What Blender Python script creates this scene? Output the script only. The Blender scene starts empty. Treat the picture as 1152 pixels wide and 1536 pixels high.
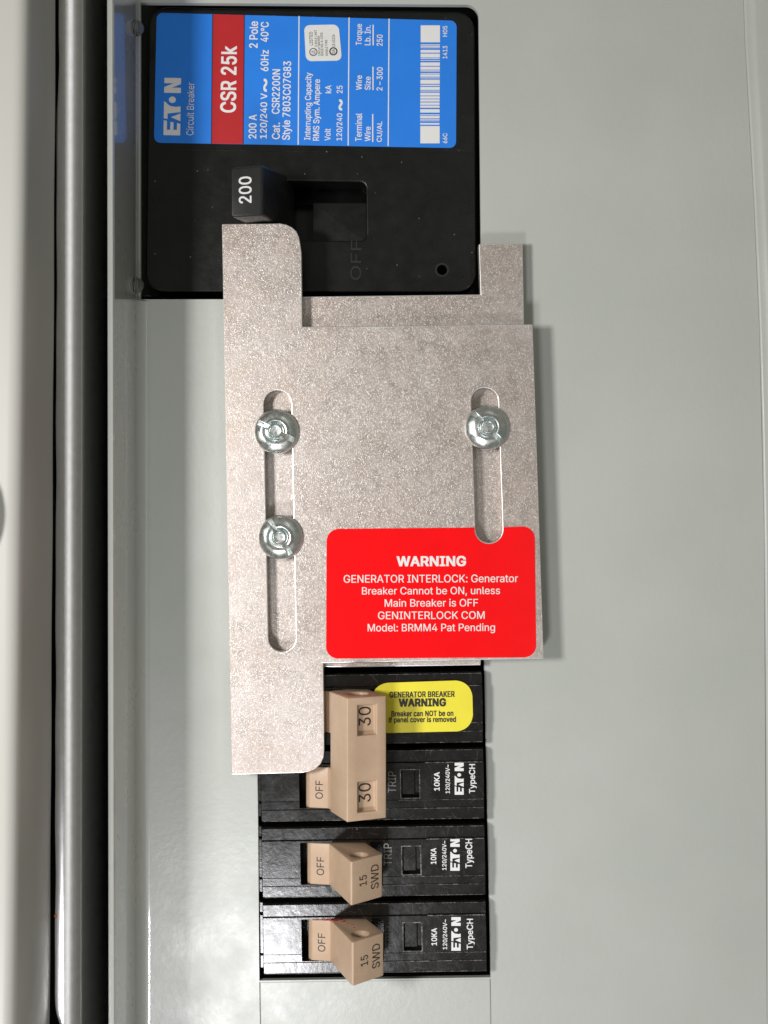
import bpy, bmesh, math, random
from mathutils import Vector, Matrix
random.seed(7)
sc = bpy.context.scene
COL = sc.collection
# one unit is one centimetre; the panel hangs upright in the XZ plane, the viewer stands on the -Y side
sc.unit_settings.system = 'METRIC'; sc.unit_settings.scale_length = 0.01
D = 30.0                       # camera distance from the cover plane
# ------------------------------------------------------------------ camera
cam = bpy.data.cameras.new('camera'); co = bpy.data.objects.new('camera', cam); COL.objects.link(co)
co.location = (0, -D, 0); co.rotation_euler = (math.radians(90), 0, 0)
cam.sensor_fit = 'HORIZONTAL'; cam.sensor_width = 36; cam.lens = 36 * 1800 / 1152
cam.clip_start = 0.5; cam.clip_end = 500
cam.dof.use_dof = True; cam.dof.focus_distance = D - 0.7; cam.dof.aperture_fstop = 0.26
sc.camera = co
# ------------------------------------------------------------------ light
w = bpy.data.worlds.new('World'); sc.world = w; w.use_nodes = True
bg = w.node_tree.nodes['Background']; bg.inputs[0].default_value = (0.95, 0.94, 0.80, 1); bg.inputs[1].default_value = 0.175
def area(name, loc, target, sx, sy, power, color):
    l = bpy.data.lights.new(name, 'AREA'); l.shape = 'RECTANGLE'; l.size = sx; l.size_y = sy
    l.energy = power; l.color = color
    o = bpy.data.objects.new(name, l); COL.objects.link(o); o.location = loc
    o.rotation_euler = (Vector(target) - Vector(loc)).to_track_quat('-Z', 'Y').to_euler()
    return o
area('flash_lamp', (-22, -33, 1.5), (1, 0, 0), 5.5, 6.5, 11500, (1, 0.985, 0.965))
area('low_left_lamp', (-6.5, -30, -23), (-2, 0, -6), 5, 6, 5200, (0.98, 0.97, 1.0))
area('right_fill_strip', (22, -70, 10), (4, 0, 0), 8, 120, 4000, (0.99, 1.0, 0.98))  # added upright strip: evens out the right side, draws the rim's long highlight
sc.view_settings.view_transform = 'Standard'; sc.view_settings.look = 'None'
sc.view_settings.exposure = 0.0; sc.view_settings.gamma = 1.0

# ------------------------------------------------------------------ helpers
def W(x, z, h): return Vector((x, -h, z))
def P(px, py, h=0.0):
    k = (D - h) / 1800.0
    return W((px - 576) * k, (768 - py) * k, h)
def tag(o, label=None, cat=None, group=None, kind=None):
    if label: o['label'] = label
    if cat: o['category'] = cat
    if group: o['group'] = group
    if kind: o['kind'] = kind
    return o
def empty(name, loc, label, cat, group=None):
    o = bpy.data.objects.new(name, None); COL.objects.link(o); o.location = loc; o.empty_display_size = 0.5
    return tag(o, label, cat, group)
def link(name, me, mat, parent=None, smooth=False, angle=None, mat2=None):
    o = bpy.data.objects.new(name, me); COL.objects.link(o)
    idx = [p.material_index for p in me.polygons] if mat2 else None
    if mat: me.materials.clear(); me.materials.append(mat)
    if mat2: me.materials.append(mat2); me.polygons.foreach_set('material_index', idx)
    if parent:
        o.parent = parent; m = Matrix.Identity(4); p = parent
        while p: m = Matrix.Translation(-p.location) @ m; p = p.parent
        me.transform(m)      # vertices are given in world space, every origin sits at its parent's
    if smooth:
        me.polygons.foreach_set('use_smooth', [True] * len(me.polygons))
        if angle is not None: me.set_sharp_from_angle(angle=math.radians(angle))
    me.update()
    return o
def bake(me, mods):
    """apply modifiers, given as a list of (type, settings), to a mesh and return the result"""
    o = bpy.data.objects.new('tmp', me); COL.objects.link(o)
    for i, (t, s) in enumerate(mods):
        m = o.modifiers.new('m%d' % i, t)
        for k, v in s.items(): setattr(m, k, v)
    dg = bpy.context.evaluated_depsgraph_get(); dg.update()
    r = bpy.data.meshes.new_from_object(o.evaluated_get(dg))
    bpy.data.objects.remove(o)
    return r
def bevel(w_, seg=2, ang=35): return ('BEVEL', dict(width=w_, segments=seg, limit_method='ANGLE', angle_limit=math.radians(ang), use_clamp_overlap=True))
def cut(me, cutters):
    o = bpy.data.objects.new('tmp', me); COL.objects.link(o); tmp = []
    for c in cutters:
        oc = bpy.data.objects.new('cut', c); COL.objects.link(oc); tmp.append(oc)
        m = o.modifiers.new('b', 'BOOLEAN'); m.operation = 'DIFFERENCE'; m.solver = 'EXACT'; m.object = oc
    dg = bpy.context.evaluated_depsgraph_get(); dg.update()
    r = bpy.data.meshes.new_from_object(o.evaluated_get(dg))
    for q in tmp + [o]: bpy.data.objects.remove(q)
    return r
def from_bm(bm, n='mesh'):
    bmesh.ops.recalc_face_normals(bm, faces=bm.faces)
    me = bpy.data.meshes.new(n); bm.to_mesh(me); bm.free(); return me
def prism(poly, axis):
    """poly: list of world points (planar), axis: vector"""
    bm = bmesh.new(); a = [bm.verts.new(p) for p in poly]; b = [bm.verts.new(p + axis) for p in poly]
    bm.faces.new(a); bm.faces.new(b[::-1]); n = len(poly)
    for i in range(n): bm.faces.new((a[i], a[(i + 1) % n], b[(i + 1) % n], b[i]))
    return from_bm(bm)
def hexa(f):
    """f: 8 world points, front four then back four"""
    bm = bmesh.new(); v = [bm.verts.new(p) for p in f]
    for q in ((0, 1, 2, 3), (7, 6, 5, 4), (0, 4, 5, 1), (1, 5, 6, 2), (2, 6, 7, 3), (3, 7, 4, 0)): bm.faces.new([v[i] for i in q])
    return from_bm(bm)
def box(x0, y0, x1, y1, h0, h1, hp=None, rot=None):
    """box between two depths, outline given in picture pixels at depth hp"""
    hp = h1 if hp is None else hp
    c = [(x0, y0), (x1, y0), (x1, y1), (x0, y1)]
    if rot: c = [rot(*q) for q in c]
    pts = [P(a, b, hp) for a, b in c]
    return hexa([W(p.x, p.z, h1) for p in pts] + [W(p.x, p.z, h0) for p in pts])
def slab(loops, h0, h1, hp=None, bev=0.0, seg=2, rot=None, mats=None):
    """flat plate of any outline with holes: loops of pixel points, first the outline"""
    hp = h1 if hp is None else hp
    bm = bmesh.new(); edges = []
    for lp in loops:
        vs = []
        for q in lp:
            q = rot(*q) if rot else q
            p = P(q[0], q[1], hp); vs.append(bm.verts.new((p.x, -h1, p.z)))
        for i in range(len(vs)): edges.append(bm.edges.new((vs[i], vs[(i + 1) % len(vs)])))
    r = bmesh.ops.triangle_fill(bm, edges=edges, use_beauty=True, use_dissolve=False, normal=(0, -1, 0))
    if h0 is not None:
        fs = list(bm.faces)
        ex = bmesh.ops.extrude_face_region(bm, geom=fs)
        vs = [g for g in ex['geom'] if isinstance(g, bmesh.types.BMVert)]
        for v in vs: v.co.y = -h0
        keep = set(fs)
        bmesh.ops.recalc_face_normals(bm, faces=bm.faces)
        bmesh.ops.dissolve_limit(bm, angle_limit=0.01, verts=bm.verts, edges=bm.edges)
    me = bpy.data.meshes.new('slab')
    bm.to_mesh(me); bm.free()
    if h0 is None:
        if me.polygons and me.polygons[0].normal.y > 0: me.flip_normals()
    if bev:
        m_ = bevel(bev, seg)
        if mats:
            for q in mats: me.materials.append(q)
            m_[1]['material'] = 1
        me = bake(me, [m_])
    return me
def arc(cx, cy, r, a0, a1, n=8):
    return [(cx + r * math.cos(math.radians(a0 + (a1 - a0) * i / n)), cy + r * math.sin(math.radians(a0 + (a1 - a0) * i / n))) for i in range(n + 1)]
def rrect(x0, y0, x1, y1, r, n=6):
    return arc(x0 + r, y0 + r, r, 180, 270, n) + arc(x1 - r, y0 + r, r, 270, 360, n) + arc(x1 - r, y1 - r, r, 0, 90, n) + arc(x0 + r, y1 - r, r, 90, 180, n)
def rquad(c, r, n=6):
    """quad of four pixel corners (tl,tr,br,bl) with rounded corners"""
    out = []
    for i in range(4):
        p = Vector(c[i]); a = (Vector(c[i - 1]) - p).normalized(); b = (Vector(c[(i + 1) % 4]) - p).normalized()
        s = p + a * r; e = p + b * r
        for k in range(n + 1):
            t = k / n; out.append(tuple((1 - t) ** 2 * s + 2 * t * (1 - t) * (p + (a + b) * r * 0.12) + t * t * e))
    return out
def slot(xa, ya, xb, yb, r, n=12):
    """slot with round ends between two centres"""
    d = Vector((xb - xa, yb - ya)); an = math.degrees(math.atan2(d.y, d.x))
    return arc(xa, ya, r, an + 90, an + 270, n) + arc(xb, yb, r, an - 90, an + 90, n)
def rot_about(cx, cy, deg):
    c, s = math.cos(math.radians(deg)), math.sin(math.radians(deg))
    return lambda x, y: (cx + (x - cx) * c + (y - cy) * s, cy - (x - cx) * s + (y - cy) * c)   # counter-clockwise in the picture
# --- lettering
try:
    import os
    fp = os.path.join(bpy.utils.resource_path('LOCAL'), 'datafiles', 'fonts', 'Inter.woff2')
    FONT = bpy.data.fonts.load(fp) if os.path.exists(fp) else None
except Exception:
    FONT = None
def glyphs(s, bold=0.0):
    """outlines of the words, filled by winding number so that overlapping contours stay clean; bold stamps them several times"""
    import numpy as np
    from mathutils.geometry import delaunay_2d_cdt
    cu = bpy.data.curves.new('t', 'FONT'); cu.body = s; cu.resolution_u = 3; cu.space_character = 1 + max(0, bold - .01) * 1.8
    if FONT: cu.font = FONT
    cu.fill_mode = 'NONE'
    o = bpy.data.objects.new('t', cu); COL.objects.link(o)
    dg = bpy.context.evaluated_depsgraph_get(); dg.update()
    me = bpy.data.meshes.new_from_object(o.evaluated_get(dg)); bpy.data.objects.remove(o)
    v = [(q.co.x, q.co.y) for q in me.vertices]
    nxt = {}
    for e in me.edges:
        a, b = sorted(e.vertices)
        if b - a == 1 and a not in nxt: nxt[a] = b
        else: nxt[b] = a
    bpy.data.meshes.remove(me)
    loops = []; seen = set()
    for a in sorted(nxt):
        if a in seen: continue
        lp = []
        while a not in seen and a in nxt: seen.add(a); lp.append(v[a]); a = nxt[a]
        if len(lp) > 2: loops.append(lp)
    d = bold
    sh = [(0, 0)] if d <= 0 else ([(-d, 0), (d, 0)] if d < .009 else [(i * d, j * d * .6) for i in (-1, 0, 1) for j in (-1, 0, 1)])
    loops.sort(key=lambda l: min(p[0] for p in l)); groups = []
    for l in loops:
        a, b = min(p[0] for p in l) - d, max(p[0] for p in l) + d
        if groups and a <= groups[-1][0]: groups[-1][0] = max(groups[-1][0], b); groups[-1][1].append(l)
        else: groups.append([b, [l]])
    V_, F_ = [], []
    for _, ls in groups:
        pts, E = [], []
        for dx, dy in sh:
            for l in ls:
                k = len(pts); pts += [Vector((x + dx, y + dy)) for x, y in l]; E += [(k + i, k + (i + 1) % len(l)) for i in range(len(l))]
        vo, _, fo, _, _, _ = delaunay_2d_cdt(pts, E, [], 1, 1e-6)
        A = np.array([pts[a] for a, b in E]); B = np.array([pts[b] for a, b in E])
        c = np.array([[sum(vo[k][q] for k in f) / len(f) for q in (0, 1)] for f in fo])
        up = (A[None, :, 1] <= c[:, None, 1]) & (B[None, :, 1] > c[:, None, 1]); dn = (A[None, :, 1] > c[:, None, 1]) & (B[None, :, 1] <= c[:, None, 1])
        cr = (B - A)[None, :, 0] * (c[:, None, 1] - A[None, :, 1]) - (c[:, None, 0] - A[None, :, 0]) * (B - A)[None, :, 1]
        wn = (up & (cr > 0)).sum(1) - (dn & (cr < 0)).sum(1)
        k = len(V_); V_ += [(q.x, q.y, 0) for q in vo]; F_ += [tuple(k + i for i in f) for f, w_ in zip(fo, wn) if w_ != 0]
    used = sorted({k for f in F_ for k in f}); ix = {k: i for i, k in enumerate(used)}
    m2 = bpy.data.meshes.new('words'); m2.from_pydata([V_[k] for k in used], [], [[ix[k] for k in f] for f in F_]); m2.update()
    return m2
def place(me, O, U, V, lift):
    xs = [v.co.x for v in me.vertices]; ys = [v.co.y for v in me.vertices]
    x0, x1, y0, y1 = min(xs), max(xs), min(ys), max(ys); N = U.cross(V).normalized() * lift
    for v in me.vertices:
        v.co = O + U * ((v.co.x - x0) / (x1 - x0)) + V * ((v.co.y - y0) / (y1 - y0)) + N
    return me
def letter(s, O, U, V, mat, parent, bold=0.0, lift=0.006, name='lettering'):
    return link(name, place(glyphs(s, bold), O, U, V, lift), mat, parent)
def frame(x0, y0, x1, y1, h, r90, tilt=0.0):
    if r90: O = P(x1, y1, h); U = P(x1, y0, h) - O; V = P(x0, y1, h) - O
    else: O = P(x0, y1, h); U = P(x1, y1, h) - O; V = P(x0, y0, h) - O
    if tilt:
        R = Matrix.Rotation(math.radians(-tilt), 3, 'Y'); c = O + (U + V) / 2
        U2, V2 = R @ U, R @ V; O = c - (U2 + V2) / 2; U, V = U2, V2
    return O, U, V
def print_(s, x0, y0, x1, y1, h, mat, parent, r90=True, tilt=0.0, bold=0.0, lift=0.006):
    O, U, V = frame(x0, y0, x1, y1, h, r90, tilt)
    return letter(s, O, U, V, mat, parent, bold, lift)
def logo_mesh():
    polys = [[(0, 0), (.72, 0), (.76, .2), (.34, .2), (.34, .41), (.80, .41), (.84, .60), (.34, .60), (.34, .80), (.88, .80), (.93, 1), (0, 1)],
             [(.88, 0), (1.36, 0), (1.12, .58)],
             [(1.05, 1), (1.0, .78), (1.34, .78), (1.44, 0), (1.80, 0), (1.76, .25), (1.80, .6), (1.92, .78), (2.06, .9), (2.10, 1)],
             [(2.62, 0), (2.95, 0), (2.95, .55), (3.18, 0), (3.55, 0), (3.55, 1), (3.22, 1), (3.22, .45), (2.98, 1), (2.62, 1)],
             [(2.20 + .2 * math.cos(a * math.pi / 8), .5 + .21 * math.sin(a * math.pi / 8)) for a in range(16)]]
    bm = bmesh.new()
    for p in polys:
        vs = [bm.verts.new((x, y, 0)) for x, y in p]
        es = [bm.edges.new((vs[i], vs[(i + 1) % len(vs)])) for i in range(len(vs))]
        bmesh.ops.triangle_fill(bm, edges=es, use_beauty=True, normal=(0, 0, 1))
    me = bpy.data.meshes.new('logo'); bm.to_mesh(me); bm.free(); return me
def bars(rects, h, lift=0.006):
    bm = bmesh.new()
    for x0, y0, x1, y1 in rects:
        vs = [bm.verts.new(P(a, b, h + lift)) for a, b in ((x0, y1), (x1, y1), (x1, y0), (x0, y0))]; bm.faces.new(vs)
    me = bpy.data.meshes.new('bars'); bm.to_mesh(me); bm.free(); return me

# ------------------------------------------------------------------ materials
def mat(name):
    m = bpy.data.materials.new(name); m.use_nodes = True; nt = m.node_tree
    b = nt.nodes['Principled BSDF']; return m, nt, b
def N(nt, t, **k):
    n = nt.nodes.new(t)
    for a, v in k.items():
        if a.startswith('i_'): n.inputs[a[2:].replace('_', ' ')].default_value = v
        else: setattr(n, a, v)
    return n
def coords(nt, scale=(1, 1, 1), rot=(0, 0, 0)):
    g = N(nt, 'ShaderNodeNewGeometry'); mp = N(nt, 'ShaderNodeMapping'); mp.inputs['Scale'].default_value = scale; mp.inputs['Rotation'].default_value = rot
    nt.links.new(g.outputs['Position'], mp.inputs['Vector']); return mp.outputs['Vector']
def noise(nt, scale, detail=2, rough=.5, vec=None):
    n = N(nt, 'ShaderNodeTexNoise'); n.inputs['Scale'].default_value = scale; n.inputs['Detail'].default_value = detail; n.inputs['Roughness'].default_value = rough
    nt.links.new(vec or coords(nt), n.inputs['Vector']); return n.outputs['Fac']
def ramp(nt, fac, lo, hi, a=0.0, b=1.0):
    r = N(nt, 'ShaderNodeMapRange'); r.inputs['From Min'].default_value = lo; r.inputs['From Max'].default_value = hi
    r.inputs['To Min'].default_value = a; r.inputs['To Max'].default_value = b; nt.links.new(fac, r.inputs['Value']); return r.outputs['Result']
def math_(nt, op, a, b):
    m = N(nt, 'ShaderNodeMath', operation=op)
    for i, v in enumerate((a, b)):
        if isinstance(v, (int, float)): m.inputs[i].default_value = v
        else: nt.links.new(v, m.inputs[i])
    m.use_clamp = op in ('ADD',); return m.outputs[0]
def mix(nt, fac, a, b):
    m = N(nt, 'ShaderNodeMix', data_type='RGBA')
    if isinstance(fac, (int, float)): m.inputs['Factor'].default_value = fac
    else: nt.links.new(fac, m.inputs['Factor'])
    for k, v in (('A', a), ('B', b)):
        s = [i for i in m.inputs if i.name == k and i.type == 'RGBA'][0]
        if isinstance(v, tuple): s.default_value = (*v, 1)
        else: nt.links.new(v, s)
    return [o for o in m.outputs if o.type == 'RGBA'][0]
def bump(nt, b, height, strength, dist):
    n = N(nt, 'ShaderNodeBump'); n.inputs['Strength'].default_value = strength; n.inputs['Distance'].default_value = dist
    nt.links.new(height, n.inputs['Height']); nt.links.new(n.outputs['Normal'], b.inputs['Normal'])
def flecks(nt, angles, long_=3.0, short=22.0, lo=.66, hi=.74):
    out = None
    for i, a in enumerate(angles):
        v = coords(nt, (short, short, long_), (0, math.radians(a), 0))
        mp = v.node; mp.vector_type = 'TEXTURE'; mp.inputs['Scale'].default_value = (1 / short, 1 / short, 1 / long_); mp.inputs['Location'].default_value = (i * 3.7, 0, i * 1.9)
        f = ramp(nt, noise(nt, 1.0, 1, .5, v), lo, hi)
        out = f if out is None else math_(nt, 'MAXIMUM', out, f)
    return out
def specks(nt, scale, thr, seed=0.0):
    v = N(nt, 'ShaderNodeTexVoronoi'); v.inputs['Scale'].default_value = scale; v.inputs['Randomness'].default_value = 1
    c = coords(nt); c.node.inputs['Location'].default_value = (seed, seed, seed); nt.links.new(c, v.inputs['Vector'])
    s = N(nt, 'ShaderNodeSeparateColor'); nt.links.new(v.outputs['Color'], s.inputs[0])
    return math_(nt, 'MULTIPLY', ramp(nt, v.outputs['Distance'], .16, .07), ramp(nt, s.outputs[0], thr, thr + .01))

def steel_plate():
    m, nt, b = mat('brushed_steel')
    f1 = flecks(nt, [8, 47, 95, 140, 170], 20, 62, .66, .76)
    f2 = flecks(nt, [25, 75, 118], 5, 52, .69, .75)
    grain = noise(nt, 26, 4, .8); cloud = noise(nt, .8, 4, .65)
    base = mix(nt, ramp(nt, cloud, .3, .7), (.40, .325, .28), (.56, .51, .485))
    base = mix(nt, ramp(nt, grain, .38, .75, 0, .55), base, (.64, .59, .56))
    base = mix(nt, ramp(nt, noise(nt, 24, 3, .7), .60, .74, 0, .28), base, (.26, .21, .185))
    base = mix(nt, ramp(nt, noise(nt, 1.0, 3, .7, coords(nt, (16, 16, 1.6))), .52, .72, 0, .22), base, (.72, .68, .65))
    base = mix(nt, ramp(nt, noise(nt, .42, 3, .6), .48, .66, 0, .38), base, (.43, .32, .25))
    base = mix(nt, ramp(nt, noise(nt, 3.2, 4, .7), .50, .68, 0, .30), base, (.26, .215, .185))
    base = mix(nt, ramp(nt, noise(nt, 2.3, 4, .7, coords(nt, (1, 1, 1), (0, 0, .6))), .52, .70, 0, .26), base, (.66, .61, .58))
    base = mix(nt, math_(nt, 'MULTIPLY', f1, .75), base, (.93, .90, .88))  # both fleck sets put the fine scratches' glints into the colour
    base = mix(nt, math_(nt, 'MULTIPLY', f2, .6), base, (.95, .93, .92))
    nt.links.new(base, b.inputs['Base Color']); b.inputs['Metallic'].default_value = .78
    r = ramp(nt, noise(nt, 3.5, 5, .65), .3, .7, .34, .52)
    nt.links.new(r, b.inputs['Roughness'])
    h = math_(nt, 'ADD', math_(nt, 'MULTIPLY', noise(nt, 22, 3, .7), .6), math_(nt, 'MULTIPLY', f1, .4))
    bump(nt, b, h, .35, .012)
    return m
def paint(name='grey_paint', rough=.36, coat=.14, cr=.28, bs=.35):
    m, nt, b = mat(name)
    c = mix(nt, ramp(nt, noise(nt, .3, 3, .5), .35, .65), (.46, .480, .446), (.49, .503, .472))
    c = mix(nt, specks(nt, 6, .996, 2.0), c, (.8, .8, .8))
    c = mix(nt, specks(nt, 6, .998, 7.0), c, (.1, .09, .06))
    nt.links.new(c, b.inputs['Base Color']); nt.links.new(ramp(nt, noise(nt, .9, 5, .65), .35, .7, rough * .82, rough * 1.25), b.inputs['Roughness'])
    b.inputs['Coat Weight'].default_value = coat; b.inputs['Coat Roughness'].default_value = cr
    bump(nt, b, noise(nt, 6.5, 3, .55), bs, .014)
    return m
def simple(name, col, rough=.4, metal=0.0, spec=.5, **k):
    m, nt, b = mat(name); b.inputs['Base Color'].default_value = (*col, 1); b.inputs['Roughness'].default_value = rough
    b.inputs['Metallic'].default_value = metal; b.inputs['Specular IOR Level'].default_value = spec
    for a, v in k.items(): b.inputs[a.replace('_', ' ')].default_value = v
    return m
def black_plastic(name, col, r0, r1, dust, scratch):
    m, nt, b = mat(name)
    c = mix(nt, ramp(nt, noise(nt, 1.2, 4, .6), .45, .75, 0, .3), col, tuple(x * 1.9 + .004 for x in col))
    c = mix(nt, specks(nt, 7.0, 1 - dust * .5, 1.0), c, (.55, .52, .48))
    c = mix(nt, specks(nt, 9.0, 1 - dust, 4.0), c, (.3, .27, .22))
    if scratch: c = mix(nt, math_(nt, 'MULTIPLY', flecks(nt, [3, 60, 100, 150], 2.0, 26, .70, .76), scratch), c, (.35, .33, .3))
    nt.links.new(c, b.inputs['Base Color'])
    nt.links.new(ramp(nt, noise(nt, 2.6, 5, .65), .3, .7, r0, r1), b.inputs['Roughness'])
    bump(nt, b, noise(nt, 6, 4, .6), .16, .02)
    return m
def tan_plastic():
    m, nt, b = mat('tan_plastic')
    c = mix(nt, ramp(nt, noise(nt, 2.0, 4, .6), .3, .7), (.485, .34, .23), (.55, .39, .27))
    c = mix(nt, specks(nt, 7.0, .97, 3.0), c, (.75, .6, .5))
    nt.links.new(c, b.inputs['Base Color']); b.inputs['Roughness'].default_value = .42
    bump(nt, b, noise(nt, 30, 2, .5), .12, .006)
    b.inputs['Subsurface Weight'].default_value = .08; b.inputs['Subsurface Radius'].default_value = (.1, .05, .03); b.inputs['Subsurface Scale'].default_value = .5
    return m
def zinc(name='zinc', r=.24):
    m, nt, b = mat(name)
    c = mix(nt, ramp(nt, noise(nt, 3, 3, .6), .35, .65), (.72, .80, .81), (.92, .93, .91))
    nt.links.new(c, b.inputs['Base Color']); b.inputs['Metallic'].default_value = 1
    nt.links.new(ramp(nt, noise(nt, 8, 3, .6), .3, .7, r * .7, r * 1.7), b.inputs['Roughness'])
    bump(nt, b, noise(nt, 14, 3, .6), .2, .01)
    return m
def print_sticker(name, col, rough, wear=0.0):
    m, nt, b = mat(name)
    c = mix(nt, ramp(nt, noise(nt, 1.5, 4, .6), .35, .65), col, tuple(min(1, x * 1.06) for x in col))
    if wear: c = mix(nt, specks(nt, 2.6, 1 - wear, 5.0), c, (.6, .6, .62))
    nt.links.new(c, b.inputs['Base Color']); b.inputs['Roughness'].default_value = rough
    bump(nt, b, noise(nt, 9, 4, .65), .10, .02)
    return m
STEEL = steel_plate(); EDGE = simple('edge_highlight_and_scratch', (.85, .84, .82), .36, .75); PAINT = paint(); FPAINT = paint('flange_paint', .3, 1.0, .05, .015); TAN = tan_plastic(); ZINC = zinc()  # EDGE paints bright highlights onto the plate bevels; the scratches use it too
POLE_SPEC = .6
CASE = black_plastic('black_case', (.003, .003, .003), .26, .35, .03, 0)
POLE = black_plastic('black_breaker_plastic', (.006, .0055, .005), .16, .26, .02, .09)
POLE.node_tree.nodes['Principled BSDF'].inputs['Specular IOR Level'].default_value = POLE_SPEC
GREYCAP = black_plastic('dark_grey_plastic', (.016, .0165, .017), .35, .5, .01, 0)
DARK = simple('dark_interior', (.003, .003, .003), 1.0, 0, 0)  # shade of the deep box put into a near-black colour
WHITE = simple('white_ink', (.78, .77, .76), .5); BLACK = simple('black_ink', (.015, .012, .012), .5)
GREYINK = simple('worn_grey_ink', (.30, .30, .29), .5); EMB = simple('embossed_black', (.011, .011, .011), .45)
BLUE = print_sticker('blue_label', (.016, .205, .76), .42, .02); REDB = print_sticker('red_band', (.46, .014, .018), .42, .02)
RED = print_sticker('red_sticker', (.88, .002, .005), .24); RED.node_tree.nodes['Principled BSDF'].inputs['Specular IOR Level'].default_value = .35; YEL = print_sticker('yellow_sticker', (.80, .70, .035), .45)
PAPER = print_sticker('white_sticker', (.72, .72, .70), .5)
GALV, _nt, _b = mat('galvanised_edge')
_nt.links.new(mix(_nt, ramp(_nt, noise(_nt, 5, 4, .7), .4, .65), (.71, .70, .71), (.76, .75, .76)), _b.inputs['Base Color']); _b.inputs['Metallic'].default_value = 1
_nt.links.new(ramp(_nt, noise(_nt, 3, 4, .6), .35, .7, .18, .20), _b.inputs['Roughness']); bump(_nt, _b, noise(_nt, 2.2, 4, .6), .012, .03)
DOORP = simple('door_paint', (.45, .445, .41), .4); RUST = simple('rust', (.42, .13, .03), .8)

# ------------------------------------------------------------------ enclosure interior
tag(link('panel_interior', box(-500, -500, 1700, 2100, -5.2, -5.0, 0), DARK), kind='structure')

# ------------------------------------------------------------------ panel cover
cover = empty('panel_cover', P(576, 1500), 'pale grey painted steel cover sheet framing all the circuit breakers', 'panel cover')
XL = -6.15
def pxX(X, h=0): return 576 + X * 1800 / (D - h)
L = pxX(XL)
crease = [(1115, -90), (1115, 0), (1117, 60), (1121, 130), (1126, 220), (1131, 314), (1135, 400), (1139, 498), (1143, 640), (1146, 800), (1148, 1000), (1150, 1300), (1151, 1640)]
outline = [(L, -90)] + crease + [(L, 1640)]
main_open = [(209.5, 4), (690, 7)] + arc(699, 26, 19, -88, 0, 6) + [(720, 200), (722, 449), (209.5, 449)]
branch_open = [(385, 985), (726, 985), (736, 1466), (389, 1471)]
blank_open = [(389, 1473), (736, 1468.5), (738, 1612), (391, 1612)]
link('cover_sheet', slab([outline, main_open, branch_open, blank_open], -0.15, 0.0, 0.0, 0.03, 2), PAINT, cover)
link('knockout_strip', slab([[(389.2, 1473.2), (735.8, 1468.7), (737.8, 1611.5), (391.2, 1611.5)]], -0.17, -0.025, 0.0, 0.03, 2), PAINT, cover)
# bend along the left: a wall rising towards the viewer, with a folded lip
def sweep(prof_top, prof_bot, n=24, zt=14.2, zb=-14.2, wob=None):
    """profile of (x, h) points carried from top to bottom of the panel"""
    bm = bmesh.new(); rows = []
    for i in range(n + 1):
        t = i / n; z = zt + (zb - zt) * t; r = []
        for k, (a, b_) in enumerate(zip(prof_top, prof_bot)):
            x = a[0] + (b_[0] - a[0]) * t; h = a[1] + (b_[1] - a[1]) * t
            if wob: dx, dh = wob(k, t, z); x += dx; h += dh
            r.append(bm.verts.new(W(x, z, h)))
        rows.append(r)
    m_ = len(prof_top)
    for i in range(n):
        for k in range(m_): bm.faces.new((rows[i][k], rows[i][(k + 1) % m_], rows[i + 1][(k + 1) % m_], rows[i + 1][k]))
    bm.faces.new(rows[0]); bm.faces.new(rows[-1][::-1])
    return from_bm(bm)
fl = [(XL + .06, -.02), (XL + .02, .02), (XL, .08), (XL, 2.66), (XL - .03, 2.72), (XL - .10, 2.74), (XL - .15, 2.70), (XL - .16, 2.62), (XL - .16, -.15), (XL + .06, -.15)]
fb = [(x + (.04 if h > 1 else 0), h) for x, h in fl]
link('side_flange', sweep(fl, fb), FPAINT, cover)
# rounded inside corner between the wall and the sheet, below the main opening
fi = [(XL + .002, .30)] + [(XL + .30 - .30 * math.cos(math.radians(a)), .304 - .30 * math.sin(math.radians(a))) for a in range(9, 91, 9)]
bm = bmesh.new(); rows = []
zs = [P(0, 452).z - k * .45 for k in range(46)]
for z in zs: rows.append([bm.verts.new(W(x, z, h + .0015 * math.sin(z * 9 + k))) for k, (x, h) in enumerate(fi)])
for i in range(len(rows) - 1):
    for k in range(len(fi) - 1): bm.faces.new((rows[i][k], rows[i][k + 1], rows[i + 1][k + 1], rows[i + 1][k]))
me = from_bm(bm)
if me.polygons[len(fi) // 2].normal.y > 0: me.flip_normals()
link('inside_bend', me, FPAINT, cover, True)
# right-hand bend
bm = bmesh.new(); rows = []
for (x, y) in crease:
    p = P(x, y); rows.append([bm.verts.new(W(p.x + dx, p.z, h)) for dx, h in ((.0, -.10), (.005, -.015), (.025, .025), (.07, .038), (.19, .040), (.225, .075), (.30, .085), (1.6, .05), (3.5, -.05))])
for i in range(len(rows) - 1):
    for k in range(8): bm.faces.new((rows[i][k], rows[i][k + 1], rows[i + 1][k + 1], rows[i + 1][k]))
me = from_bm(bm)
if me.polygons[20].normal.y > 0: me.flip_normals()
link('right_bend', me, PAINT, cover, True, 60)
# two clear domed rivets on the flange beside the main breaker
RIV = simple('clear_plastic', (.5, .5, .46), .02, 0, .5, Transmission_Weight=.96, IOR=1.49)
for py in (42, 428):
    c = P(202, py, .45); c.x = XL
    bm = bmesh.new(); bmesh.ops.create_uvsphere(bm, u_segments=24, v_segments=14, radius=.2)
    for v in bm.verts:
        if v.co.x < 0: v.co.x *= .05
        v.co.x *= 1.2
        v.co += c
    link('rivet', from_bm(bm), RIV, cover, True)

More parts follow.
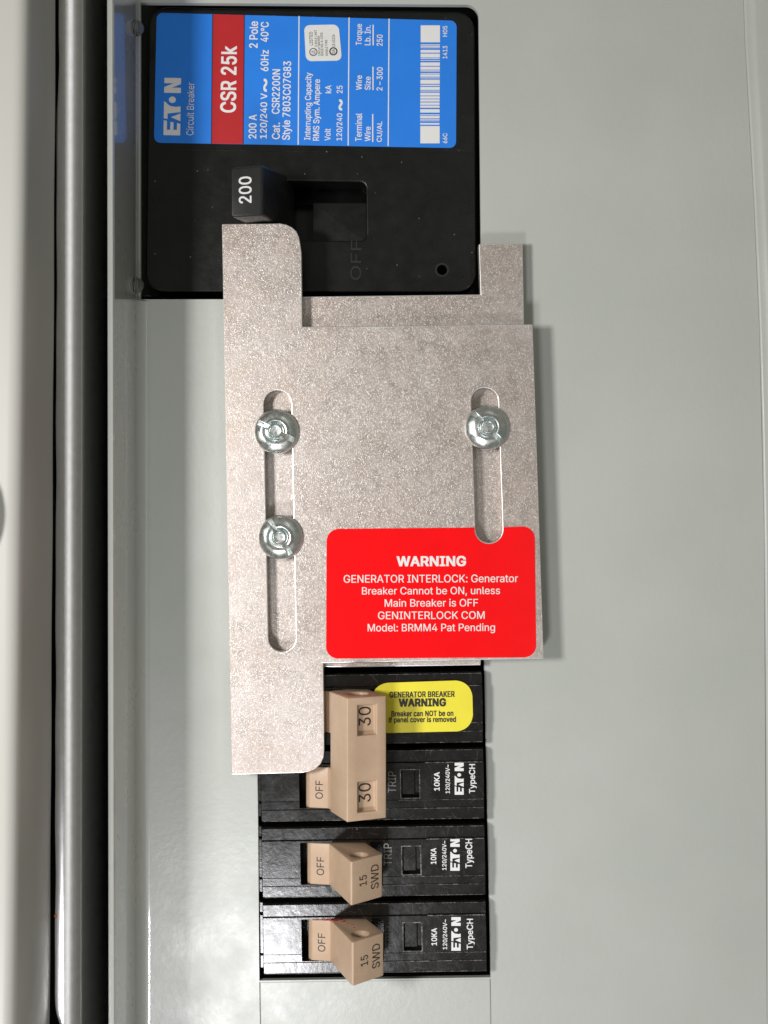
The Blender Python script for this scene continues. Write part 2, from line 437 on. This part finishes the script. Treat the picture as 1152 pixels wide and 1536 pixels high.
# ------------------------------------------------------------------ enclosure rim and door, left of the cover
rim = empty('enclosure_rim', W(-7.1, -12, 1), 'bright galvanised steel rim between the dark gap and the door edge', 'box edge')
def rimp(dx, dh):
    pts = [(-7.40, 1.6), (-7.40, 2.86), (-7.385, 2.89), (-7.33, 2.90), (-7.235, 2.895), (-7.19, 2.885), (-6.93, 2.796), (-6.87, 2.76), (-6.82, 2.69), (-6.78, 2.56), (-6.74, 2.35), (-6.71, 2.0)]
    pts += [(-6.70, 1.6), (-6.74, -3), (-7.05, -3), (-7.05, 1.6)]
    return [(x + dx, h + dh) for x, h in pts]
def wob(k, t, z):
    e = 0
    if k in (1, 2, 3):
        e = .012 * math.sin(z * 2.1) * math.sin(z * .7 + 1)
        if z > 9: e += .05 * min(1, (z - 9) / 1.2)
        if z < -11: e += .20 * math.exp(-((z + 11.9) / .45) ** 2)
        if z < -12.6: e += .03
    return e, 0
link('folded_rim', sweep(rimp(0, 0), rimp(-.05, 0), 160, wob=wob), GALV, rim, True, 45)
for (px, py, s) in ((84, 1374, .045), (87, 1368, .025), (90, 1222, .02), (92, 1362, .014)):
    c = P(px, py, 2.89); bm = bmesh.new(); bmesh.ops.create_icosphere(bm, subdivisions=2, radius=s)
    for v in bm.verts: v.co = Vector((v.co.x * random.uniform(.7, 1.3), v.co.y * .35, v.co.z * random.uniform(.8, 1.4))) + c
    link('rust_spot', from_bm(bm), RUST, rim, True)
door = empty('panel_door', W(-9, -12, 4), 'out of focus pale grey door edge at the far left of the panel', 'door')
def dprof(x0, htop):
    pts = [(x0, 2.97), (x0, htop - .28)]
    for i in range(1, 8):
        a = math.radians(i * 90 / 7); pts.append((x0 - .30 + .30 * math.cos(a), htop - .28 + .28 * math.sin(a)))
    pts += [(x0 - 1.2, htop + .05), (x0 - 3.0, htop + .10), (x0 - 9.0, htop + .1), (x0 - 9.0, htop - .3), (x0 - .2, htop - .4), (x0 - .12, 2.97)]
    return pts
def dw(k, t, z): return (.006 * math.sin(z * 1.3 + 2) if k < 2 else 0), 0
link('door_skin', sweep(dprof(-7.385, 4.95), dprof(-7.55, 5.75), 60, wob=dw), DOORP, door, True, 45)
bm = bmesh.new()
c = P(-88, 772, 5.6); R = 1.05
prof = [(R, 0), (R, .10), (R * .93, .16), (R * .5, .2), (0.001, .21)]
rings = [[bm.verts.new(c + W(r * math.cos(a * math.tau / 48), r * 1.25 * math.sin(a * math.tau / 48), hh)) for a in range(48)] for r, hh in prof]
for i in range(len(rings) - 1):
    for k in range(48): bm.faces.new((rings[i][k], rings[i][(k + 1) % 48], rings[i + 1][(k + 1) % 48], rings[i + 1][k]))
link('latch', from_bm(bm), GREYCAP, door, True, 40)

# ------------------------------------------------------------------ main breaker
mb = empty('main_breaker', P(465, 432, -.4), 'large black main circuit breaker with blue and red label at the top', 'circuit breaker')
HF = -.30
face = rquad([(224, 10), (712, 18), (714, 438), (218, 438)], 26)
pocket = rquad([(425, 271), (549, 273), (550, 361), (425, 361)], 9)
hole = arc(663, 405, 7.5, 0, 345, 23)
me = slab([face, pocket, hole], -1.6, HF, HF, 0.09, 3)
link('case', me, CASE, mb)
link('mounting_step', slab([rquad([(211, -20), (718, 0), (720, 446), (209, 446)], 8)], -2.2, -1.25, -1.25, .05), CASE, mb)
# plate under the label and around it, a hair raised
# tilted floor inside the handle slot
a = [P(427, 273, -1.25), P(547, 275, -1.25), P(547, 304, -1.1), P(427, 304, -1.1)]
link('slot_floor', hexa([P(400, 268, -1.3), P(560, 268, -1.3), P(560, 308, -.95), P(400, 308, -.95)] + [P(400, 268, -1.5), P(560, 268, -1.5), P(560, 308, -1.5), P(400, 308, -1.5)]), CASE, mb)
link('slot_ramp', hexa([P(470, 305, -.62), P(552, 305, -.52), P(552, 366, -.46), P(470, 366, -.60)] + [P(470, 305, -1.4), P(552, 305, -1.4), P(552, 366, -1.4), P(470, 366, -1.4)]), CASE, mb)
link('screw_hole_ring', slab([arc(663, 405, 10.5, 0, 345, 23), arc(663, 405, 7.8, 0, 345, 23)], HF - .02, HF + .012, HF), EMB, mb)
print_('OFF', 526, 361, 542, 420, HF, EMB, mb, True, -1, 0, .008)
link('parting_ridge', slab([[(222, 223), (713, 229), (713, 231), (222, 225)]], HF - .05, HF + .015, HF, .005), CASE, mb)
# toggle
def ruled(front, back, bev=.04, seg=3):
    return bake(hexa(list(front) + list(back)), [bevel(bev, seg)])
tog = ruled([P(346, 251, 1.62), P(394, 247, 1.5), P(394.5, 323, 1.5), P(346, 326, 1.62)],
            [P(402, 268, -.9), P(442, 268, -.9), P(442, 350, -.9), P(402, 350, -.9)], .07, 3)
tg = link('toggle', tog, GREYCAP, mb, True, 35)
def quadframe(tl, tr, br, bl, x0, y0, x1, y1, rot90=True):
    """frame inside a four-cornered face, x and y as fractions"""
    def B(u, v): return (tl * (1 - u) + tr * u) * (1 - v) + (bl * (1 - u) + br * u) * v
    if rot90: O = B(x1, y1); return O, B(x1, y0) - O, B(x0, y1) - O
    O = B(x0, y1); return O, B(x1, y1) - O, B(x0, y0) - O
O, U, V = quadframe(P(346, 251, 1.62), P(394, 247, 1.5), P(394.5, 323, 1.5), P(346, 326, 1.62), .25, .21, .65, .74)
letter('200', O, U, V, WHITE, tg, .012, .008)
# blue rating label
HL = HF + .012
lab = link('rating_label', slab([rquad([(235, 19), (685, 31), (684, 222), (231, 214)], 9)], HF - .01, HL, HL), BLUE, mb)
def onlab(name, m_, q, z=.004): return link(name, slab([q], None, HL + z, HL + z), m_, lab)
onlab('red_band', REDB, [(319, 21.3), (366, 22.5), (364.5, 216.2), (317, 215.4)])
for x in (317.6, 365.2): onlab('black_rule', BLACK, [(x + .7, 21.5), (x + 1.9, 21.5), (x, 216), (x - 1.2, 216)], .008)
for x in (448, 523, 583): onlab('white_rule', WHITE, [(x - .2, 24 + (x - 448) * .03), (x + 1.4, 24 + (x - 448) * .03), (x + .0, 217 + (x - 448) * .016), (x - 1.6, 217 + (x - 448) * .016)])
link('logo', place(logo_mesh(), *frame(246, 117, 271, 203, HL, True, -1), .006), WHITE, lab)
T = [('Circuit Breaker', 280, 124, 291, 203, .0), ('CSR 25k', 331, 69, 355, 169, .02),
     ('200 A', 373, 172, 385, 208, .014), ('2 Pole', 374, 32, 387, 72, .014), ('120/240 V', 390, 140, 402, 208, .014), ('~', 395, 118, 401, 138, .01), ('60Hz', 391, 75, 403, 107, .014), ('40°C', 391, 33, 403, 63, .014),
     ('Cat.', 408, 184, 420, 209, .014), ('CSR2200N', 408, 104, 420, 171, .014), ('Style 7803C07G83', 424, 92, 439, 210, .014),
     ('Interrupting Capacity', 457, 109, 469, 210, .012), ('RMS Sym. Ampere', 470, 119, 482, 211, .012), ('Volt', 487, 193, 496, 211, .012), ('kA', 488, 128, 497, 140, .012),
     ('120/240', 504.5, 170, 514.5, 211, .012), ('~', 508, 149, 514, 166, .012), ('25', 505, 128.5, 514, 140, .012),
     ('Terminal', 533, 170, 543, 212, .012), ('Wire', 547, 190, 556, 212, .012), ('CU/AL', 565, 182, 574, 213, .012),
     ('Wire', 534, 113, 543, 135, .012), ('Size', 547, 115, 556, 135, .012), ('2 – 300', 565, 101, 574, 136, .012),
     ('Torque', 534, 36, 545, 68, .012), ('Lb. In.', 547, 38, 556, 68, .012), ('250', 565, 52, 574, 69, .012),
     ('H05', 664, 39, 671, 55, .012), ('1413', 664, 69, 671, 88, .012), ('66C', 664, 200, 671, 215, .012)]
for s, a_, b_, c_, d_, bo in T: print_(s, a_, b_, c_, d_, HL, WHITE, lab, True, -1, bo)
for q in ((558.2, 171, 560, 213), (558.6, 100, 560.4, 135), (558.8, 37, 560.6, 68)): link('underline', bars([q], HL), WHITE, lab)
# bar code
rects = [(631, 38, 660, 63.5), (630.5, 189, 659.5, 215)]; y = 66.5
pat = [1.2, 1, 1.6, 1, 1, 3, 4.2, 1.6, 5.8, 1.1, 1.2, 2, 1, 2.6, 5.2, 1.4, 4.5, 1.2, 1.6, 2.6, 1.2, 1, 3.4, 1.4, 1.2, 2.2, 6.2, 1.6, 1.8, 1.6, 4.6, 1.2, 1.2, 2.0, 4.2, 1.2, 3.6, 1.2, 3.4, 1.4, 3.6, 1.2, 3.2, 2.4, 5.2, 3, 1.3, 1.2, 3.4, 1.2, 1.2, 1.2]
i = 0
while y < 186 and i < len(pat) - 1:
    rects.append((631 - (y - 60) * .006, y, 660 - (y - 60) * .006, min(y + pat[i], 187))); y += pat[i] + pat[i + 1] * .9; i += 2
    if i >= len(pat) - 1 and y < 184: i = 4
link('bar_code', bars(rects, HL), WHITE, lab)
st = link('approval_sticker', slab([rquad([(456, 38), (508, 37), (513, 91), (459, 92)], 8)], HL - .005, HL + .012, HL), PAPER, mb)
def ringm(cx, cy, r, w_):
    return slab([arc(cx, cy, r, 0, 345, 23), arc(cx, cy, r - w_, 0, 345, 23)], None, HL + .018, HL + .018)
link('seal', ringm(470, 78, 6, 1.1), BLACK, st); link('seal', ringm(500, 77, 6.2, 1.8), BLACK, st)
for s, a_, b_, c_, d_ in (('UL', 467, 74.5, 473, 81.5), ('LISTED', 464, 48, 469, 68), ('5 POLE UNIT', 472, 45, 475.5, 70), ('ISSUE NO. A-2005', 481, 49, 484.5, 84), ('CIRCUIT BREAKER', 477, 54, 480, 84), ('SINGLE TYPE', 488, 60, 491.5, 84), ('LR 43226', 498, 52, 502.5, 70), ('SA', 497.5, 74, 502.5, 80.5)):
    print_(s, a_, b_, c_, d_, HL + .012, BLACK, st, True, 2, 0)

# ------------------------------------------------------------------ branch breakers
RB = rot_about(560, 1293, 0.9)
PITCH_Z = -1.885; PITCH_X = .030
FH = .40
def shift(me, n):
    me.transform(Matrix.Translation((PITCH_X * n, 0, PITCH_Z * n))); return me
# the template pole is the third from the top, at rows 1238-1347 in the picture; n poles further down
def rp(x, y, h): q = RB(x, y); return P(q[0], q[1], h)
def face_prism(prof, x0, x1, hp=None):
    """cross-section of (row, depth) points carried from column x0 to x1; rows measured on the FH plane"""
    bm = bmesh.new(); a = []; b_ = []
    for (y, h) in prof:
        p = rp(x0, y, FH); q = rp(x1, y, FH)
        a.append(bm.verts.new(W(p.x, p.z, h))); b_.append(bm.verts.new(W(q.x, q.z, h)))
    n = len(prof); bm.faces.new(a); bm.faces.new(b_[::-1])
    for i in range(n): bm.faces.new((a[i], a[(i + 1) % n], b_[(i + 1) % n], b_[i]))
    return from_bm(bm)
def pole_case():
    prof = [(1239.5, -1.5), (1239.5, FH - .10), (1242, FH - .04), (1258.5, FH - .04), (1260, FH + .015), (1314.5, FH + .015), (1316, FH - .01), (1327, FH - .01), (1329, FH - .04), (1344, FH - .04), (1346.5, FH - .08), (1347.5, FH - .14), (1347.5, -1.5)]
    me = face_prism(prof, 393.5, 727.5)
    def bx(x0, y0, x1, y1, h0, h1):
        c = [rp(x0, y0, FH), rp(x1, y0, FH), rp(x1, y1, FH), rp(x0, y1, FH)]
        return hexa([W(p.x, p.z, h1) for p in c] + [W(p.x, p.z, h0) for p in c])
    me = cut(me, [bx(450.5, 1262.5, 574, 1326, -.6, 1.0), bx(603, 1270, 631, 1312.5, FH - .16, 1.0)])
    return me
CASE_ME = pole_case()
def boxr(x0, y0, x1, y1, h0, h1, bev=.0):
    c = [rp(x0, y0, FH), rp(x1, y0, FH), rp(x1, y1, FH), rp(x0, y1, FH)]
    me = hexa([W(p.x, p.z, h1) for p in c] + [W(p.x, p.z, h0) for p in c])
    return bake(me, [bevel(bev, 2)]) if bev else me
def scuff():
    m, nt, b = mat('scuffed_edge')
    c = mix(nt, ramp(nt, noise(nt, 7, 4, .8), .46, .60), (.014, .013, .012), (.24, .22, .20)); nt.links.new(c, b.inputs['Base Color']); b.inputs['Roughness'].default_value = .4
    return m
SCUFF = scuff()
LUG = simple('worn_grey_moulding', (.10, .10, .105), .3)
FADED = simple('rubbed_ink', (.09, .09, .09), .4)
def pole(n, parent, trip=True, word=True):
    me = shift(CASE_ME.copy(), n); c = link('pole_case', me, POLE, parent)
    for (a_, b_) in ((1240, 1256), (1259, 1318), (1320, 1340)):
        link('side_lug', shift(boxr(386.5, a_, 392.5, b_, -.5, FH - .22, .02), n), POLE, c)
    def tx(s, x0, y0, x1, y1, m_, bold=.008):
        O, U, V = frame(x0, y0, x1, y1, FH + .015, True, 0)
        q = RB((x0 + x1) / 2, (y0 + y1) / 2); O = O + P(q[0], q[1], FH) - P((x0 + x1) / 2, (y0 + y1) / 2, FH)
        O = O + Vector((PITCH_X * n, 0, PITCH_Z * n)); link('lettering', place(glyphs(s, bold), O, U, V, .006), m_, c)
    for (ya, yb, xa, xb) in ((1259.1, 1260.3, 640, 726), (1315.0, 1315.9, 600, 726.5), (1328.0, 1328.9, 576, 726.5), (1241.5, 1242.2, 480, 726), (1344.4, 1345.2, 396, 726)):
        hh = {1259.1: FH + .012, 1315.0: FH + .006, 1328.0: FH - .02, 1241.5: FH - .045, 1344.4: FH - .05}[ya]
        link('scuffed_ridge', shift(boxr(xa, ya, xb, yb, hh - .03, hh + .012, .004), n), SCUFF, c)
    if word:
        A = {-1: ((651, 1158, 659.5, 1186), (668, 1147, 675.5, 1190), (682, 1144, 695.5, 1192), (703.5, 1146, 715, 1190), (582, 1157, 594, 1189)),
             0: ((646, 1272, 654.5, 1296), (663, 1261, 670.5, 1305), (675.5, 1257.5, 689.5, 1306), (698, 1258, 711, 1302), (575.5, 1265, 587.5, 1298)),
             1: ((647, 1392, 655.5, 1418), (664, 1379, 671.5, 1424), (677, 1375.5, 691, 1426), (700, 1378, 712, 1424), (578, 1389, 589, 1420))}[n]
        h = FH + .015
        for t_, b_, bo, m_ in zip(('10KA', '120/240V~', None, 'TypeCH', 'TRIP'), A, (.02, .016, 0, .016, .004), (WHITE, WHITE, WHITE, WHITE, GREYINK if n < 1 else FADED)):
            if t_: print_(t_, *b_, h, m_, c, True, 0, bo)
            else: link('logo', place(logo_mesh(), *frame(*b_, h, True, 0), .006), WHITE, c)
    if trip:
        fr = shift(slab([[(602, 1269), (632, 1269), (632, 1313.5), (602, 1313.5)], [(603.4, 1270.4), (630.6, 1270.4), (630.6, 1312), (603.4, 1312)]], FH - .02, FH + .022, FH, 0, 2, RB), n)
        link('trip_window_edge', fr, SCUFF, c)
        link('trip_flag', shift(boxr(604.5, 1271.5, 624.5, 1309, FH - .3, FH - .085, .02), n), POLE, c)
    return c
# toggle: side profile in (column, depth), rows given at the base
def toggle_mesh(deep=True):
    h0 = FH - .05
    zt = rp(500, 1263.5, h0).z; zb = rp(500, 1325.5, h0).z
    prof = [(460.5, h0 - .35), (461.5, h0 - .10), (466, h0 + .0), (494, h0 + .06), (525.5, h0 + 1.58), (528, h0 + 1.60), (573, h0 + .97), (573, h0 + .90), (549, h0 + .0), (556, h0 - .5), (480, h0 - .5)]
    pts = []
    for x, h in prof:
        p = P(x, 1300, h); pts.append(W(p.x, zt, h))
    me = prism(pts, Vector((0, 0, zb - zt)))
    
    hc = P(538.5, 1279.5, h0 + 1.02)
    bm = bmesh.new(); bmesh.ops.create_cone(bm, cap_ends=True, segments=32, radius1=.215, radius2=.215, depth=.9)
    bmesh.ops.translate(bm, verts=bm.verts, vec=Vector((hc.x, hc.y, zt)))
    me = cut(me, [from_bm(bm)])
    return bake(me, [bevel(.028, 3, 30)]), zt, zb, h0
TOG, ZT, ZB, H0 = toggle_mesh()
def face_letters(parent, n, spec, off=True, m_=None):
    sh = Vector((PITCH_X * n, 0, PITCH_Z * n))
    a = P(528, 1300, H0 + 1.60); b_ = P(573, 1300, H0 + .97)
    tl, tr = Vector((a.x, a.y, ZT)) + sh, Vector((b_.x, b_.y, ZT)) + sh
    bl, br = Vector((a.x, a.y, ZB)) + sh, Vector((b_.x, b_.y, ZB)) + sh
    for s, x0, y0, x1, y1 in spec:
        O, U, V = quadframe(tl, tr, br, bl, x0, y0, x1, y1); letter(s, O, U, V, BLACK, parent, -.004, .006)
    if off:
        a = P(466, 1300, H0 + .0); b_ = P(494, 1300, H0 + .06)
        tl, tr = Vector((a.x, a.y, ZT)) + sh, Vector((b_.x, b_.y, ZT)) + sh; bl, br = Vector((a.x, a.y, ZB)) + sh, Vector((b_.x, b_.y, ZB)) + sh
        O, U, V = quadframe(tl, tr, br, bl, .32, .33, .72, .77); O = O; letter('OFF', O, U, V, BLACK, parent, -.006, .008)
def single(n, label):
    base = rp(560, 1347, 0) + Vector((PITCH_X * n, 0, PITCH_Z * n))
    e = empty('branch_breaker', base, label, 'circuit breaker', 'black fifteen amp breakers with tan toggles')
    pole(n, e)
    t = link('toggle', shift(TOG.copy(), n), TAN, e, True, 30)
    face_letters(t, n, [('15', .24, .38, .48, .62), ('SWD', .62, .20, .88, .76)])
    return e, t
e1, t1 = single(0, 'fifteen amp black breaker with tan toggle, directly under the double thirty breaker')
e2, t2 = single(1, 'lowest black breaker, its tan toggle smeared with red along the top edge')
# red smear along the top edge of the lowest toggle
sm = simple('red_smear', (.38, .02, .012), .3)
sh = Vector((PITCH_X, 0, PITCH_Z)); bm = bmesh.new()
for i in range(46):
    u = random.random(); x = 468 + 62 * u; r = random.uniform(.012, .038) * (1.4 - abs(u - .45) * 1.6)
    h = H0 + .05 if x < 494 else H0 + .05 + max(0, (x - 494) / 31) * random.uniform(0, .5)
    p = P(x, 1300, h); bb = bmesh.ops.create_icosphere(bm, subdivisions=1, radius=r)
    for v in bb['verts']: v.co = Vector((v.co.x * 2.2 + p.x, v.co.y * .4 + p.y, v.co.z * .5 + ZT - random.uniform(0, .0))) + sh
tag(link('red_smear', from_bm(bm), sm, t2, True), kind='stuff')
# double pole breaker
dbl = empty('double_breaker', rp(560, 1233, 0), 'double pole thirty amp breaker under the plate with yellow warning sticker', 'circuit breaker')
pole(-1, dbl); pole(-2, dbl, trip=False, word=False)
for n in (-1, -2):
    tm_ = TOG.copy()
    for v in tm_.vertices:
        if -v.co.y > H0 + .6: v.co.y += .45 * min(1, (-v.co.y - H0 - .6) / .3)
    t = link('toggle', shift(tm_, n), TAN, dbl, True, 30)
    if n == -1: face_letters(t, n, [], True)
# tie cap over both toggles
def cap():
    H = 2.0
    zt = P(520, 1047.5, H).z; zb = P(520, 1233.5, H).z
    prof = [(495.5, 1.0), (520.5, H), (579.5, H - .40), (552, .55), (520, .5)]
    pts = []
    for x, h in prof:
        p = P(x, 1100, h); pts.append(W(p.x, zt, h))
    me = prism(pts, Vector((0, 0, zb - zt)))
    p0, p1 = P(520.5, 1100, H), P(579.5, 1100, H - .40)
    d = p1 - p0
    nrm = Vector((d.y, -d.x, 0)).normalized() * -1
    if nrm.y > 0: nrm = -nrm
    cs = []
    wins = []
    for ya, yb in ((1057, 1103), (1172, 1218)):
        za = P(548, ya, H - .2).z; zb2 = P(548, yb, H - .2).z
        a, b_ = p0 + d * .27, p0 + d * .75
        A, B = Vector((a.x, a.y, za)), Vector((b_.x, b_.y, za)); C_, E = Vector((b_.x, b_.y, zb2)), Vector((a.x, a.y, zb2))
        wins.append([q - nrm * .14 for q in (A, B, C_, E)])
        cs.append(hexa([q + nrm * .4 for q in (A, B, C_, E)] + [q - nrm * .14 for q in (A, B, C_, E)]))
    hc = P(537, 1041, 1.25)
    bm = bmesh.new(); bmesh.ops.create_cone(bm, cap_ends=True, segments=32, radius1=.25, radius2=.25, depth=.8)
    bmesh.ops.translate(bm, verts=bm.verts, vec=Vector((hc.x, hc.y, zt))); cs.append(from_bm(bm))
    return bake(cut(me, cs), [bevel(.025, 3, 30)]), wins
cm, wins = cap()
cap_o = link('handle_tie', cm, TAN, dbl, True, 30)
for wq in wins:
    O, U, V = quadframe(*wq, .16, .10, .80, .72); letter('30', O, U, V, BLACK, cap_o, -.004, .01)
# yellow sticker on the upper pole
ys = link('warning_sticker', slab([rquad([(557, 1025), (708, 1020), (710, 1096.5), (557, 1100)], 24, 8)], FH + .01, FH + .028, FH + .028), YEL, dbl)
for s, a_, b_, c_, d_, bo in (('GENERATOR BREAKER', 584, 1037, 682, 1046, .03), ('WARNING', 598, 1047.5, 669, 1060, .045), ('Breaker can NOT be on', 587, 1066, 680, 1074.5, .03), ('if panel cover is removed', 583, 1075, 684, 1085.5, .03)):
    print_(s, a_, b_, c_, d_, FH + .028, BLACK, ys, False, .6, bo)

# ------------------------------------------------------------------ interlock plates
H1, H2, H3 = .38, .386, .75
bp = empty('back_plate', P(600, 1000, .05), 'thinner bare steel plate fixed behind the sliding interlock plate', 'metal plate')
back = [(455, 444), (719, 441.5), (718, 366), (783, 364.5), (788, 520), (792, 900), (722, 902), (722, 1004), (487, 1005), (470, 900), (395, 700)]
back = [(440, 445), (720.5, 441.5), (718, 366), (784, 364.5), (790, 700), (790, 960), (722, 960), (721, 998), (520, 1001), (350, 1000), (346, 480), (440, 480)]
link('plate_body', slab([back], .03, H1, H1, .022, 3, None, (STEEL, EDGE)), STEEL, bp, mat2=EDGE)
fp_ = empty('front_plate', P(580, 1160, .3), 'large bare steel interlock plate with two slots and red warning sticker', 'metal plate')
front = [(333, 336), (420, 335)] + [(430, 337), (438, 341), (444.5, 347), (448.5, 356), (450.5, 368), (452, 378)] + [(453.5, 490), (799, 486.5), (815.5, 988), (485, 995), (486.5, 1125)] + [(485.5, 1136), (481, 1146), (473, 1153.5), (464, 1157.5), (454, 1159.5)] + [(347.5, 1162.5)]
sl1 = slot(416, 606, 423, 957, 20.6); sl2 = slot(727, 602, 733.5, 794, 20.2)
link('plate_body', slab([front, sl1, sl2], H2, H3, H3, .020, 3, None, (STEEL, EDGE)), STEEL, fp_, mat2=EDGE)
HS = H3 + .012
s2 = [q for q in sl2 if q[1] > 790]          # the sticker is trimmed round the slot's lower end
s2 = sorted([q for q in sl2 if q[1] >= 794 - 2], key=lambda q: q[0])
notch = [(712.5, 791.3)] + [(x, y) for x, y in sorted(arc(733.5, 794, 22.0, 8, 172, 14), key=lambda q: q[0]) if y > 792] + [(755.5, 791)]
rq = rquad([(490, 793.5), (802, 789.5), (804.5, 986), (489, 988)], 17, 8)
# outline: start at the top-left, insert the notch into the top edge
k = max(i for i in range(len(rq)) if rq[i][1] < 800 and rq[i][0] < 600)
red = rq[:k + 1] + notch + rq[k + 1:]
rs = link('warning_sticker', slab([red], H3 + .001, HS, HS), RED, fp_)
for s, a_, b_, c_, d_, bo in (('WARNING', 595, 834, 699, 849.5, .03), ('GENERATOR INTERLOCK: Generator', 515.5, 862, 777, 873.8, .005), ('Breaker Cannot be ON, unless', 543, 880.3, 750, 894, .005), ('Main Breaker is OFF', 577, 898.3, 717, 910, .005), ('GENINTERLOCK COM', 567, 917, 727, 928.6, .005), ('Model: BRMM4 Pat Pending', 551.5, 935.3, 742.5, 950, .005)):
    print_(s, a_, b_, c_, d_, HS, WHITE, rs, False, .2, bo)

# scratches worn into the bare metal
def scratch(x0, y0, x1, y1, w_=.7, h=H3, parent=fp_):
    d = Vector((x1 - x0, y1 - y0)).normalized(); n_ = Vector((-d.y, d.x)) * w_ / 2
    mx, my = (x0 + x1) / 2 + n_.x, (y0 + y1) / 2 + n_.y
    link('scratch', slab([[(x0, y0), (mx + n_.x, my + n_.y), (x1, y1), (mx - 2 * n_.x, my - 2 * n_.y)]], None, h + .003, h + .003), EDGE, parent)
for q in ((430, 556, 464, 551), (461, 553.5, 477, 552), (440, 580, 479, 578.5), (477, 566, 480, 583), (689, 762, 694, 744), (691, 758, 696, 741), (709, 553, 712, 568), (718, 556, 719, 568), (562, 600, 578, 588), (600, 700, 612, 676), (520, 520, 527, 541), (375, 480, 379, 506), (365, 1050, 392, 1044), (430, 1075, 452, 1068), (640, 740, 663, 748), (560, 752, 575, 763), (355, 700, 362, 718), (610, 545, 640, 539), (770, 890, 776, 866)):
    scratch(*q)
for q in ((528, 449, 530, 486), (547, 452, 549, 480), (704, 446, 703, 462), (590, 455, 588, 472), (747, 400, 751, 418)): scratch(*q, .6, H1, bp)
scratch(524, 491.8, 610, 490.2, .9)
# ------------------------------------------------------------------ slotted nuts on their studs
def nut(px, py, ang, label, tiltx=0.0):
    hb = H3 + .004
    c = P(px, py, hb + .15)
    base = W(c.x, c.z, hb)
    e = empty('slotted_nut', base, label, 'nut', 'round slotted nuts clamping the interlock plate')
    R = .545
    prof = [(.0, 0), (R - .02, 0), (R, .02), (R, .05), (.53, .08), (.50, .118), (.45, .156), (.40, .184), (.35, .204), (.305, .216), (.298, .255), (.285, .288), (.265, .30), (.245, .295), (.232, .275), (.205, .20), (0, .20)]
    _ = [(.0, 0), (R - .02, 0), (R, .02), (R, .055), (R - .025, .085), (R - .09, .125), (R - .17, .205), (.30, .285), (.285, .30), (.272, .335), (.255, .345), (.235, .335), (.225, .30), (.20, .20), (0, .20)]
    n = 64; bm = bmesh.new(); rings = []
    for r, h in prof:
        if r == 0: rings.append([bm.verts.new(base + W(0, 0, h))])
        else: rings.append([bm.verts.new(base + W(r * math.cos(a * math.tau / n), r * math.sin(a * math.tau / n), h)) for a in range(n)])
    for i in range(len(rings) - 1):
        A, B = rings[i], rings[i + 1]
        for k in range(n):
            k2 = (k + 1) % n
            if len(A) == 1: bm.faces.new((A[0], B[k], B[k2]))
            elif len(B) == 1: bm.faces.new((A[k], A[k2], B[0]))
            else: bm.faces.new((A[k], A[k2], B[k2], B[k]))
    me = from_bm(bm)
    u = Vector((math.cos(math.radians(ang)), 0, math.sin(math.radians(ang)))); v = Vector((-u.z, 0, u.x)) * .062
    cs = []
    for s in (1, -1):
        f = [base + u * s * .20 + v, base + u * s * .515 + v, base + u * s * .515 - v, base + u * s * .20 - v]
        cs.append(hexa([q + Vector((0, -.6, 0)) for q in f] + [q + Vector((0, -.125, 0)) for q in f]))
    me = bake(cut(me, cs), [('BEVEL', dict(width=.006, segments=1, limit_method='ANGLE', angle_limit=math.radians(50)))])
    link('nut_body', me, ZINC, e, True, 38)
    # stud end: thread rings and a slightly dished tip
    bm = bmesh.new(); rings = []; prof = [(.185, .10)]
    for k in range(3): prof += [(.198, .15 + k * .05), (.180, .175 + k * .05)]
    prof += [(.185, .30), (.172, .335), (.155, .345), (.135, .33), (.125, .29), (.0, .285)]
    for r, h in prof:
        rings.append([bm.verts.new(base + W(0, 0, h))] if r == 0 else [bm.verts.new(base + W(r * math.cos(a * math.tau / 40), r * math.sin(a * math.tau / 40), h)) for a in range(40)])
    for i in range(len(rings) - 1):
        A, B = rings[i], rings[i + 1]
        for k in range(40):
            k2 = (k + 1) % 40
            if len(B) == 1: bm.faces.new((A[k], A[k2], B[0]))
            else: bm.faces.new((A[k], A[k2], B[k2], B[k]))
    link('stud', from_bm(bm), ZINC, e, True, 40)
    return e
nut(414, 647, -27, 'round slotted zinc nut in the left slot, the upper of two there')
nut(420, 806, -58, 'round slotted zinc nut lowest in the left slot, below another nut')
nut(731, 641, -45, 'round slotted zinc nut alone in the right slot above the red sticker')
